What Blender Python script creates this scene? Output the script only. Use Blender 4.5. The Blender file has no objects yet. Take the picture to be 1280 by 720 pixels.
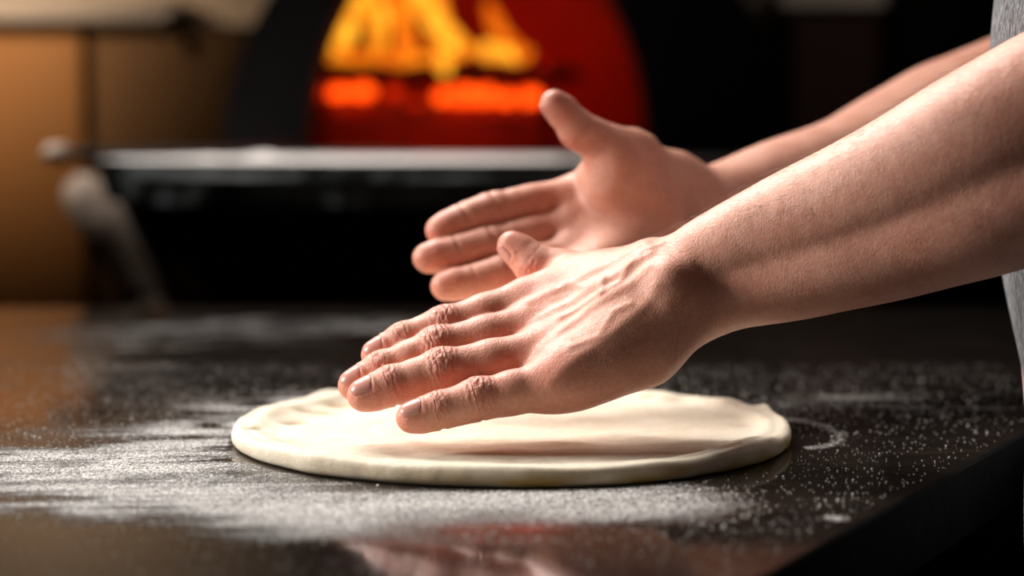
import bpy, math, random
import numpy as np
from mathutils import Vector, noise
random.seed(7)
rng = np.random.default_rng(11)
PI = math.pi
SC = bpy.context.scene
COL = SC.collection

# ------------------------------------------------------------------ camera
F = 70.0/36.0*1280.0
CZ = 1.062
PITCH = math.atan(203.0/F)
TZ = 0.90                                     # table top height
CAM = np.array([0.0, 0.0, CZ])
FW = np.array([0, math.cos(PITCH), -math.sin(PITCH)])
UP = np.array([0, math.sin(PITCH), math.cos(PITCH)])
def at(px, py, Y):
    """point of the place seen at photo pixel (px,py) at distance Y in front of the camera"""
    d = np.array([(px-640)/F, 0, 0]) + UP*((360-py)/F) + FW
    return CAM + d*(Y/d[1])
def on_table(px, py):
    d = np.array([(px-640)/F, 0, 0]) + UP*((360-py)/F) + FW
    return CAM + d*((TZ-CZ)/d[2])

cam_d = bpy.data.cameras.new('camera'); cam = bpy.data.objects.new('camera', cam_d); COL.objects.link(cam)
cam.location = CAM; cam.rotation_euler = (PI/2-PITCH, 0, 0)
cam_d.lens = 70; cam_d.sensor_width = 36; cam_d.clip_start = 0.02
cam_d.dof.use_dof = True; cam_d.dof.focus_distance = 0.955; cam_d.dof.aperture_fstop = 3.7
SC.camera = cam

# ------------------------------------------------------------------ helpers
def tag(o, label=None, cat=None, group=None, kind=None):
    if label: o['label'] = label
    if cat: o['category'] = cat
    if group: o['group'] = group
    if kind: o['kind'] = kind
    return o
def empty(name, loc=(0, 0, 0)):
    o = bpy.data.objects.new(name, None); COL.objects.link(o); o.location = loc
    o.empty_display_size = .05
    return o
def mesh_obj(name, verts, faces, mat, parent=None, smooth=True, attrs=None):
    me = bpy.data.meshes.new(name)
    v = np.asarray(verts, dtype=np.float32)
    if parent is not None:
        v = v - np.array(parent.matrix_world.translation if parent.parent is None else world_of(parent), dtype=np.float32)
    if isinstance(faces, np.ndarray):
        n = len(faces); k = faces.shape[1]
        me.vertices.add(len(v)); me.vertices.foreach_set('co', v.ravel())
        me.loops.add(n*k); me.loops.foreach_set('vertex_index', faces.ravel().astype(np.int32))
        me.polygons.add(n); me.polygons.foreach_set('loop_start', np.arange(0, n*k, k, dtype=np.int32))
        me.polygons.foreach_set('loop_total', np.full(n, k, dtype=np.int32))
        me.update(calc_edges=True)
    else:
        me.from_pydata([tuple(map(float, p)) for p in v], [], faces)
    me.validate()
    me.polygons.foreach_set('use_smooth', np.full(len(me.polygons), smooth, dtype=bool))
    for k, a in (attrs or {}).items():
        at_ = me.attributes.new(k, 'FLOAT', 'POINT'); at_.data.foreach_set('value', np.asarray(a, dtype=np.float32))
    me.materials.append(mat)
    o = bpy.data.objects.new(name, me); COL.objects.link(o)
    if parent is not None: o.parent = parent
    return o
def world_of(o):
    p = Vector((0, 0, 0))
    while o is not None: p = p + o.location; o = o.parent
    return p
class MB:
    """collects simple solids into one mesh"""
    def __init__(s): s.v = []; s.f = []
    def add(s, vs, fs):
        b = len(s.v); s.v += [tuple(p) for p in vs]; s.f += [tuple(i+b for i in f) for f in fs]
    def box(s, c, size, rz=0.0, bev=0.0):
        x, y, z = [a/2 for a in size]; b = min(bev, x*.9, y*.9, z*.9)
        vs = []
        if b <= 0:
            vs = [(sx*x, sy*y, sz*z) for sz in (-1, 1) for sy in (-1, 1) for sx in (-1, 1)]
            fs = [(0, 2, 3, 1), (4, 5, 7, 6), (0, 1, 5, 4), (2, 6, 7, 3), (0, 4, 6, 2), (1, 3, 7, 5)]
        else:
            rings = [(-z, b), (-z+b, 0), (z-b, 0), (z, b)]
            for zz, ins in rings:
                X, Y = x-ins, y-ins
                q = b*.9 if ins == 0 else b*.5
                vs += [(-X+q, -Y, zz), (X-q, -Y, zz), (X, -Y+q, zz), (X, Y-q, zz), (X-q, Y, zz), (-X+q, Y, zz), (-X, Y-q, zz), (-X, -Y+q, zz)]
            fs = [tuple(range(7, -1, -1)), tuple(range(24, 32))]
            for r in range(3):
                for k in range(8):
                    fs.append((r*8+k, r*8+(k+1) % 8, r*8+8+(k+1) % 8, r*8+8+k))
        cr, sr = math.cos(rz), math.sin(rz)
        s.add([(c[0]+a*cr-b_*sr, c[1]+a*sr+b_*cr, c[2]+d) for a, b_, d in vs], fs)
    def prism(s, poly, z0, z1):
        n = len(poly)
        vs = [(x, y, z0) for x, y in poly]+[(x, y, z1) for x, y in poly]
        s.add(vs, [tuple(range(n-1, -1, -1)), tuple(range(n, 2*n))]+[(i, (i+1) % n, n+(i+1) % n, n+i) for i in range(n)])
    def tube(s, pts, rad, n=12, cap=True):
        pts = [Vector(p) for p in pts]; m = len(pts); vs = []; up = Vector((0.13, 0.31, .94))
        for i, p in enumerate(pts):
            t = (pts[min(i+1, m-1)]-pts[max(i-1, 0)]).normalized()
            a = t.cross(up);
            if a.length < .05: a = t.cross(Vector((1, 0, 0)))
            a.normalize(); b = t.cross(a); r = rad[i] if hasattr(rad, '__len__') else rad
            for k in range(n):
                w = 2*PI*k/n; vs.append(p+(a*math.cos(w)+b*math.sin(w))*r)
        fs = [(i*n+k, i*n+(k+1) % n, (i+1)*n+(k+1) % n, (i+1)*n+k) for i in range(m-1) for k in range(n)]
        if cap: fs += [tuple(range(n-1, -1, -1)), tuple(range((m-1)*n, m*n))]
        s.add(vs, fs)
    def lathe(s, prof, c, n=24):
        vs = []
        for r, z in prof:
            for k in range(n): vs.append((c[0]+r*math.cos(2*PI*k/n), c[1]+r*math.sin(2*PI*k/n), c[2]+z))
        m = len(prof)
        fs = [(i*n+k, i*n+(k+1) % n, (i+1)*n+(k+1) % n, (i+1)*n+k) for i in range(m-1) for k in range(n)]
        fs += [tuple(range(n-1, -1, -1)), tuple(range((m-1)*n, m*n))]
        s.add(vs, fs)
    def build(s, name, mat, parent=None, smooth=False):
        return mesh_obj(name, np.array(s.v), s.f, mat, parent, smooth)

# ------------------------------------------------------------------ materials
def new_mat(name):
    m = bpy.data.materials.new(name); m.use_nodes = True
    nt = m.node_tree; b = nt.nodes['Principled BSDF']
    return m, nt, b
def N(nt, t, **kw):
    n = nt.nodes.new(t)
    for k, v in kw.items():
        if k.startswith('i_'): n.inputs[k[2:].replace('_', ' ')].default_value = v
        else: setattr(n, k, v)
    return n
def L(nt, a, b): nt.links.new(a, b)
def ramp(nt, fac, stops):
    r = nt.nodes.new('ShaderNodeValToRGB'); e = r.color_ramp.elements
    e[0].position, e[0].color = stops[0][0], (*stops[0][1], 1)
    e[1].position, e[1].color = stops[-1][0], (*stops[-1][1], 1)
    for p, c in stops[1:-1]:
        x = e.new(p); x.color = (*c, 1)
    L(nt, fac, r.inputs['Fac']); return r.outputs['Color']
def math_n(nt, op, a, b=None, c=None, clamp=False):
    n = nt.nodes.new('ShaderNodeMath'); n.operation = op; n.use_clamp = clamp
    for i, v in enumerate((a, b, c)):
        if v is None: continue
        if isinstance(v, (int, float)): n.inputs[i].default_value = v
        else: L(nt, v, n.inputs[i])
    return n.outputs[0]
def mixc(nt, fac, a, b, mode='MIX'):
    n = nt.nodes.new('ShaderNodeMix'); n.data_type = 'RGBA'; n.blend_type = mode
    for s, v in ((0, fac), (6, a), (7, b)):
        if isinstance(v, (int, float)): n.inputs[s].default_value = v
        elif isinstance(v, tuple): n.inputs[s].default_value = (*v, 1)
        else: L(nt, v, n.inputs[s])
    return n.outputs[2]
def objco(nt):
    return N(nt, 'ShaderNodeTexCoord').outputs['Object']
def noise_n(nt, vec, scale, detail=4, rough=.5, mapping=None):
    if mapping:
        mp = N(nt, 'ShaderNodeMapping'); mp.inputs['Scale'].default_value = mapping; L(nt, vec, mp.inputs['Vector']); vec = mp.outputs[0]
    n = N(nt, 'ShaderNodeTexNoise'); n.inputs['Scale'].default_value = scale; n.inputs['Detail'].default_value = detail
    n.inputs['Roughness'].default_value = rough; L(nt, vec, n.inputs['Vector']); return n.outputs['Fac']
def bump(nt, b, h, dist, strength=1.0, prev=None):
    n = N(nt, 'ShaderNodeBump'); n.inputs['Distance'].default_value = dist; n.inputs['Strength'].default_value = strength
    L(nt, h, n.inputs['Height'])
    if prev is not None: L(nt, prev, n.inputs['Normal'])
    if b is not None: L(nt, n.outputs[0], b.inputs['Normal'])
    return n.outputs[0]
def simple(name, c1, c2, scale=8, rough=.6, bumpd=.002, mapping=None, metal=0.0, spec=.5):
    m, nt, b = new_mat(name); co = objco(nt)
    n1 = noise_n(nt, co, scale, 6, .6, mapping)
    L(nt, ramp(nt, n1, [(.3, c1), (.7, c2)]), b.inputs['Base Color'])
    b.inputs['Roughness'].default_value = rough; b.inputs['Metallic'].default_value = metal
    b.inputs['Specular IOR Level'].default_value = spec
    if bumpd: bump(nt, b, noise_n(nt, co, scale*3, 6, .6, mapping), bumpd)
    return m
def emis(name, c1, c2, s1, s2, scale=30):
    m, nt, b = new_mat(name); nt.nodes.remove(b)
    e = N(nt, 'ShaderNodeEmission'); n = noise_n(nt, objco(nt), scale, 3, .6)
    L(nt, ramp(nt, n, [(.35, c1), (.65, c2)]), e.inputs['Color'])
    mr = N(nt, 'ShaderNodeMapRange'); mr.inputs[1].default_value = .35; mr.inputs[2].default_value = .65
    mr.inputs[3].default_value = s1; mr.inputs[4].default_value = s2; L(nt, n, mr.inputs[0]); L(nt, mr.outputs[0], e.inputs['Strength'])
    L(nt, e.outputs[0], nt.nodes['Material Output'].inputs['Surface'])
    return m

def skin_material():
    m, nt, b = new_mat('skin')
    co = objco(nt)
    def attr(n_):
        a = N(nt, 'ShaderNodeAttribute'); a.attribute_name = n_; return a.outputs['Fac']
    red, cr, al = attr('redness'), attr('crease'), attr('along')
    n1 = noise_n(nt, co, 45, 5, .6)
    n2 = noise_n(nt, co, 14, 4, .55)
    c = ramp(nt, n1, [(.3, (.65, .295, .200)), (.7, (.81, .43, .310))])
    c = mixc(nt, math_n(nt, 'MULTIPLY', n2, .35), c, (.70, .235, .17))
    fine = noise_n(nt, co, 420, 3, .7)
    c = mixc(nt, math_n(nt, 'MULTIPLY', red, .58, clamp=True), c, (.70, .21, .145))
    c = mixc(nt, math_n(nt, 'MULTIPLY', math_n(nt, 'SUBTRACT', fine, .45, clamp=True), .9), c, (.92, .66, .53))
    L(nt, c, b.inputs['Base Color'])
    b.inputs['Roughness'].default_value = .44
    L(nt, math_n(nt, 'MULTIPLY_ADD', n1, .25, .33), b.inputs['Roughness'])
    b.inputs['Specular IOR Level'].default_value = .45
    b.inputs['Subsurface Weight'].default_value = .12
    b.inputs['Subsurface Radius'].default_value = (1.0, .35, .2)
    b.inputs['Subsurface Scale'].default_value = .006
    # fine skin cells, folds over the knuckles
    vo = N(nt, 'ShaderNodeTexVoronoi'); vo.feature = 'DISTANCE_TO_EDGE'; vo.inputs['Scale'].default_value = 620
    wn = N(nt, 'ShaderNodeTexNoise'); wn.inputs['Scale'].default_value = 160; L(nt, co, wn.inputs['Vector'])
    va = N(nt, 'ShaderNodeVectorMath'); va.operation = 'MULTIPLY_ADD'; L(nt, wn.outputs['Color'], va.inputs[0])
    va.inputs[1].default_value = (.006, .006, .006); L(nt, co, va.inputs[2]); L(nt, va.outputs[0], vo.inputs['Vector'])
    cells = math_n(nt, 'MINIMUM', vo.outputs['Distance'], .25)
    p = bump(nt, None, cells, .0006, .5)
    p = bump(nt, None, noise_n(nt, co, 130, 5, .6), .0012, .30, p)
    w = math_n(nt, 'SINE', math_n(nt, 'ADD', math_n(nt, 'MULTIPLY', al, 2300), math_n(nt, 'MULTIPLY', noise_n(nt, co, 210, 3, .6), 13)))
    p = bump(nt, b, math_n(nt, 'MULTIPLY', w, cr), .0004, .55, p)
    return m
M_skin = skin_material()

def nail_material():
    m, nt, b = new_mat('nail')
    co = objco(nt)
    L(nt, ramp(nt, noise_n(nt, co, 90, 3), [(.3, (.60, .25, .19)), (.7, (.70, .34, .27))]), b.inputs['Base Color'])
    b.inputs['Roughness'].default_value = .28
    b.inputs['Subsurface Weight'].default_value = .1; b.inputs['Subsurface Scale'].default_value = .004
    return m
M_nail = nail_material()

def dough_material():
    m, nt, b = new_mat('dough')
    co = objco(nt)
    n1 = noise_n(nt, co, 22, 5, .6); n2 = noise_n(nt, co, 260, 4, .7)
    c = ramp(nt, n1, [(.3, (.72, .62, .45)), (.65, (.80, .73, .58))])
    c = mixc(nt, math_n(nt, 'MULTIPLY', math_n(nt, 'SUBTRACT', n2, .42, clamp=True), 2.4, clamp=True), c, (.86, .82, .72))
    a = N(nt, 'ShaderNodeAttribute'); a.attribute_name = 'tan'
    c = mixc(nt, a.outputs['Fac'], c, (.48, .31, .09))  # brown stands in for fold shadows and the shaded front rim
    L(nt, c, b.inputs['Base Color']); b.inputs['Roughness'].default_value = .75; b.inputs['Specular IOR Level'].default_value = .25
    b.inputs['Subsurface Weight'].default_value = .15; b.inputs['Subsurface Radius'].default_value = (1, .7, .4); b.inputs['Subsurface Scale'].default_value = .006
    p = bump(nt, None, noise_n(nt, co, 60, 5, .6, (.35, 1, 1)), .002, .5)
    bump(nt, b, n2, .0006, .6, p)
    return m
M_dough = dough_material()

def table_material():
    m, nt, b = new_mat('dark_floured_stone')
    co = objco(nt)
    at_ = N(nt, 'ShaderNodeAttribute'); at_.attribute_name = 'flour'; den = at_.outputs['Fac']
    vz = N(nt, 'ShaderNodeTexVoronoi'); vz.inputs['Scale'].default_value = 1150; L(nt, co, vz.inputs['Vector'])
    sep = N(nt, 'ShaderNodeSeparateColor'); L(nt, vz.outputs['Color'], sep.inputs[0])
    g2 = noise_n(nt, co, 150, 4, .7)
    rnd = math_n(nt, 'ADD', math_n(nt, 'MULTIPLY', sep.outputs[0], .75), math_n(nt, 'MULTIPLY', math_n(nt, 'SUBTRACT', 1, g2), .5))
    film = math_n(nt, 'MULTIPLY', math_n(nt, 'SUBTRACT', math_n(nt, 'MULTIPLY', den, 1.22), rnd), 3.2, clamp=True)
    film = math_n(nt, 'MULTIPLY', film, .85)
    st = noise_n(nt, co, 30, 6, .65, (.5, 1.6, 1))
    base = ramp(nt, st, [(.3, (.009, .007, .006)), (.55, (.020, .015, .012)), (.8, (.050, .038, .030))])
    c = mixc(nt, film, base, (.84, .82, .79))
    L(nt, c, b.inputs['Base Color'])
    r0 = math_n(nt, 'MULTIPLY_ADD', noise_n(nt, co, 18, 5, .6, (.4, 1.5, 1)), .11, .02)
    r0 = math_n(nt, 'ADD', r0, math_n(nt, 'MULTIPLY', math_n(nt, 'SUBTRACT', den, .10, clamp=True), 1.0), clamp=True)
    r = N(nt, 'ShaderNodeMix'); r.data_type = 'FLOAT'; L(nt, film, r.inputs[0]); L(nt, r0, r.inputs[2]); r.inputs[3].default_value = .9
    L(nt, r.outputs[0], b.inputs['Roughness'])
    s = N(nt, 'ShaderNodeMix'); s.data_type = 'FLOAT'; L(nt, film, s.inputs[0]); s.inputs[2].default_value = .55; s.inputs[3].default_value = .1
    L(nt, s.outputs[0], b.inputs['Specular IOR Level'])
    b.inputs['IOR'].default_value = 1.5
    bump(nt, b, film, .0004, .6)
    return m
M_table = table_material()
M_flour = simple('flour', (.80, .78, .74), (.92, .90, .87), 300, .95, 0)
M_steel = simple('dull_steel', (.05, .05, .05), (.10, .10, .10), 6, .45, 0, metal=.8)
M_dark = simple('dark_paint', (.012, .010, .009), (.03, .025, .02), 5, .7, .001)
M_ovenblack = simple('soot_black_iron', (.0025, .002, .002), (.006, .005, .005), 9, .8, .002, spec=.15)
M_slab = simple('dark_green_stone', (.010, .014, .014), (.07, .085, .085), 13, .7, .004)
M_brick = simple('sooty_firebrick', (.20, .06, .04), (.34, .11, .07), 5, .9, .003)
M_wood = simple('warm_oak_panel', (.50, .215, .062), (.60, .29, .095), 4, .55, .001, (1.5, 1.5, .25))
M_wood2 = simple('brown_oak_panel', (.24, .125, .045), (.32, .17, .065), 4, .6, .001, (1.5, 1.5, .25))
M_beam = simple('pale_grey_beam', (.62, .56, .50), (.78, .71, .65), 8, .7, .001, (.3, 1, 1))
M_plaster = simple('grey_plaster', (.36, .30, .24), (.46, .39, .32), 6, .85, .002)
M_room = simple('dark_room_wall', (.05, .035, .025), (.075, .055, .04), 3, .9, .002)
M_redpanel = simple('dark_oxblood_panel', (.035, .010, .006), (.055, .016, .010), 5, .7, .001)
M_floor = simple('dark_floor_tile', (.03, .022, .018), (.05, .04, .03), 4, .6, .001)
M_corbel = simple('dusty_stone', (.20, .15, .11), (.30, .235, .18), 9, .85, .003)
M_peelwood = simple('pale_worn_wood', (.28, .20, .14), (.38, .29, .22), 8, .6, .001, (.3, 2, 2))
M_char = simple('charred_wood', (.010, .006, .005), (.03, .015, .010), 20, .9, .004)
M_trouser = simple('charcoal_cloth', (.015, .015, .018), (.03, .03, .034), 60, .9, .001)
M_hair = simple('brown_hair', (.05, .03, .02), (.09, .055, .035), 60, .5, .002)
M_seam = simple('pink_seam_tape', (.34, .24, .24), (.44, .31, .31), 60, .9, .0005)

def cloth_material():
    m, nt, b = new_mat('grey_woven_cloth')
    co = objco(nt)
    a = noise_n(nt, co, 520, 2, .6, (1, 1, .45)); c2 = noise_n(nt, co, 12, 4)
    c = ramp(nt, a, [(.35, (.07, .073, .078)), (.66, (.31, .32, .335))])
    c = mixc(nt, math_n(nt, 'MULTIPLY', c2, .4), c, (.12, .124, .13))
    L(nt, c, b.inputs['Base Color']); b.inputs['Roughness'].default_value = .9; b.inputs['Specular IOR Level'].default_value = .15
    bump(nt, b, a, .0012, .8)
    return m
M_cloth = cloth_material()

# ------------------------------------------------------------------ implicit surfaces
class Field:
    def __init__(s, xs, ys, zs):
        s.x, s.y, s.z = [np.asarray(a, dtype=np.float32) for a in (xs, ys, zs)]
        s.f = np.full((len(xs), len(ys), len(zs)), .05, dtype=np.float32)
    def sub(s):
        g = Field.__new__(Field); g.x, g.y, g.z = s.x, s.y, s.z; g.f = np.full_like(s.f, .05); return g
    def _sl(s, lo, hi):
        r = []
        for a, l, h in zip((s.x, s.y, s.z), lo, hi):
            r.append(slice(int(np.searchsorted(a, l)), int(np.searchsorted(a, h))))
        return tuple(r)
    def _grid(s, sl, c):
        return (s.x[sl[0]][:, None, None]-np.float32(c[0]), s.y[sl[1]][None, :, None]-np.float32(c[1]), s.z[sl[2]][None, None, :]-np.float32(c[2]))
    def _put(s, sl, d, k):
        f = s.f[sl]
        if k <= 0: s.f[sl] = np.minimum(f, d); return
        if k > 0:
            h = np.maximum(k-np.abs(f-d), 0); s.f[sl] = np.minimum(f, d)-h*h/(4*k)
    def cone(s, a, b, r1, r2, k=.004, flat=None, fl=1.0):
        a = np.asarray(a, float); b = np.asarray(b, float); m = max(r1, r2)*max(1, fl)+max(k, .0)+.008
        sl = s._sl(np.minimum(a, b)-m, np.maximum(a, b)+m)
        if any(q.stop <= q.start for q in sl): return
        X, Y, Z = s._grid(sl, a); d = b-a; dd = float(d@d)+1e-12
        t = np.clip((X*np.float32(d[0])+Y*np.float32(d[1])+Z*np.float32(d[2]))/np.float32(dd), 0, 1)
        X = X-t*np.float32(d[0]); Y = Y-t*np.float32(d[1]); Z = Z-t*np.float32(d[2])
        q = X*X+Y*Y+Z*Z
        if flat is not None:
            n = np.asarray(flat, float); n = n/np.linalg.norm(n)
            o = X*np.float32(n[0])+Y*np.float32(n[1])+Z*np.float32(n[2]); q = q+(1/(fl*fl)-1)*o*o
        s._put(sl, np.sqrt(q)-(np.float32(r1)+t*np.float32(r2-r1)), k)
    def ell(s, c, axes, rad, k=.006):
        """axes: three unit vectors, rad: three radii"""
        c = np.asarray(c, float); m = max(rad)+k+.008
        sl = s._sl(c-m, c+m)
        if any(q.stop <= q.start for q in sl): return
        X, Y, Z = s._grid(sl, c); q = 0; q2 = 0
        for a, r in zip(axes, rad):
            a = np.asarray(a, float); a = a/np.linalg.norm(a)
            p = X*np.float32(a[0])+Y*np.float32(a[1])+Z*np.float32(a[2])
            q = q+(p/r)**2; q2 = q2+(p/(r*r))**2
        q = np.sqrt(q); q2 = np.sqrt(q2)+1e-9
        s._put(sl, q*(q-1)/q2, k)
    def merge(s, g, k):
        h = np.maximum(k-np.abs(s.f-g.f), 0); s.f = np.minimum(s.f, g.f)-h*h/(4*k) if k > 0 else np.minimum(s.f, g.f)
    def surface(s):
        f = s.f; ins = f < 0
        cnt = np.zeros(tuple(n-1 for n in f.shape), dtype=np.int8)
        for i in (0, 1):
            for j in (0, 1):
                for k in (0, 1):
                    cnt += ins[i:i+cnt.shape[0], j:j+cnt.shape[1], k:k+cnt.shape[2]]
        act = (cnt > 0) & (cnt < 8)
        idx = np.argwhere(act); vid = np.full(cnt.shape, -1, dtype=np.int32); vid[act] = np.arange(len(idx))
        I, J, K = idx.T; cs = {}
        for i in (0, 1):
            for j in (0, 1):
                for k in (0, 1): cs[i, j, k] = f[I+i, J+j, K+k]
        P = np.zeros((len(idx), 3)); W = np.zeros(len(idx)); ax = (s.x, s.y, s.z); base = (I, J, K)
        corners = list(cs)
        for a in range(3):
            for c in corners:
                if c[a]: continue
                c2 = list(c); c2[a] = 1; c2 = tuple(c2)
                va, vb = cs[c], cs[c2]; m = (va < 0) != (vb < 0)
                t = np.where(m, va/np.where(m, va-vb, 1), 0)
                p = np.empty((len(idx), 3))
                for q in range(3):
                    if q == a:
                        x0 = ax[q][base[q]]; x1 = ax[q][base[q]+1]; p[:, q] = x0+t*(x1-x0)
                    else: p[:, q] = ax[q][base[q]+c[q]]
                P[m] += p[m]; W[m] += 1
        P /= W[:, None]
        Q = []
        for a in range(3):
            b, c = [(1, 2), (2, 0), (0, 1)][a]
            sa = [slice(None)]*3; sb = [slice(None)]*3
            sa[a] = slice(0, -1); sb[a] = slice(1, None)
            ia, ib = ins[tuple(sa)], ins[tuple(sb)]
            e = np.argwhere(ia != ib)
            e = e[(e[:, b] > 0) & (e[:, c] > 0) & (e[:, b] < f.shape[b]-1) & (e[:, c] < f.shape[c]-1)]
            if not len(e): continue
            flip = ia[tuple(e.T)]
            def v(db, dc):
                g = e.copy(); g[:, b] -= db; g[:, c] -= dc; return vid[tuple(g.T)]
            q = np.stack([v(1, 1), v(0, 1), v(0, 0), v(1, 0)], 1)
            q[~flip] = q[~flip][:, ::-1]
            Q.append(q)
        return P, np.concatenate(Q).astype(np.int32)
def seg_axis(*parts):
    """(start, stop, step) runs -> one non-uniform axis"""
    out = []
    for a, b, st in parts: out.append(np.arange(a, b-1e-9, st))
    out.append([parts[-1][1]]); return np.concatenate(out)
def vert_normals(P, Q):
    n = np.cross(P[Q[:, 2]]-P[Q[:, 0]], P[Q[:, 3]]-P[Q[:, 1]]); o = np.zeros_like(P)
    for k in range(4): np.add.at(o, Q[:, k], n)
    return o/(np.linalg.norm(o, axis=1, keepdims=True)+1e-12)
def relax(P, Q, it=1, lam=.5):
    E = np.concatenate([Q[:, [0, 1]], Q[:, [1, 2]], Q[:, [2, 3]], Q[:, [3, 0]]])
    deg = np.bincount(E[:, 0], minlength=len(P))+np.bincount(E[:, 1], minlength=len(P))
    for _ in range(it):
        S = np.zeros_like(P)
        for c in range(3):
            S[:, c] = np.bincount(E[:, 0], P[E[:, 1], c], len(P))+np.bincount(E[:, 1], P[E[:, 0], c], len(P))
        P = P+lam*(S/deg[:, None]-P)
    return P
unit = lambda v: np.asarray(v, float)/np.linalg.norm(v)

# ------------------------------------------------------------------ PERSON
# ---- the near (left) hand: (px, py, distance) of joints and radii
def J(px, py, Y, r): return (at(px, py, Y), r)
near = dict(
    index =[J(657, 377, .998, .0112), J(556, 409, .990, .0098), J(505, 426, .986, .0082), J(471, 442, .984, .0069)],
    middle=[J(668, 407, .984, .0118), J(547, 436, .974, .0102), J(478, 463, .970, .0086), J(443, 480, .967, .0072)],
    ring  =[J(676, 441, .965, .0118), J(553, 464, .957, .0104), J(490, 482, .954, .0088), J(456, 493, .952, .0076)],
    little=[J(683, 481, .944, .0112), J(598, 499, .939, .0094), J(549, 513, .936, .0080), J(516, 521, .934, .0070)],
    thumb =[J(748, 352, 1.012, .0125), J(670, 332, 1.022, .0098), J(641, 309, 1.026, .0074)])
near_wr = [J(812, 339, .995, .0140), J(818, 348, .984, .0155), J(822, 366, .972, .017), J(824, 395, .962, .017)]
far = dict(
    index =[J(714, 247, 1.128, .0112), J(617, 264, 1.112, .0102), J(580, 276, 1.105, .0088), J(551, 288, 1.100, .0076)],
    middle=[J(712, 284, 1.118, .0112), J(612, 307, 1.098, .0102), J(570, 317, 1.092, .0090), J(536, 323, 1.088, .0079)],
    ring  =[J(716, 318, 1.104, .0108), J(632, 342, 1.084, .0098), J(592, 353, 1.079, .0086), J(558, 358, 1.075, .0076)],
    little=[J(726, 348, 1.088, .0100), J(690, 368, 1.070, .0086), J(662, 378, 1.066, .0076), J(640, 384, 1.062, .0066)],
    thumb =[J(768, 190, 1.112, .0122), J(723, 163, 1.106, .0096), J(694, 132, 1.104, .0079)])
far_wr = [J(842, 226, 1.15, .0155), J(850, 250, 1.148, .0175), J(850, 276, 1.143, .0175), J(846, 300, 1.138, .016)]

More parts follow.
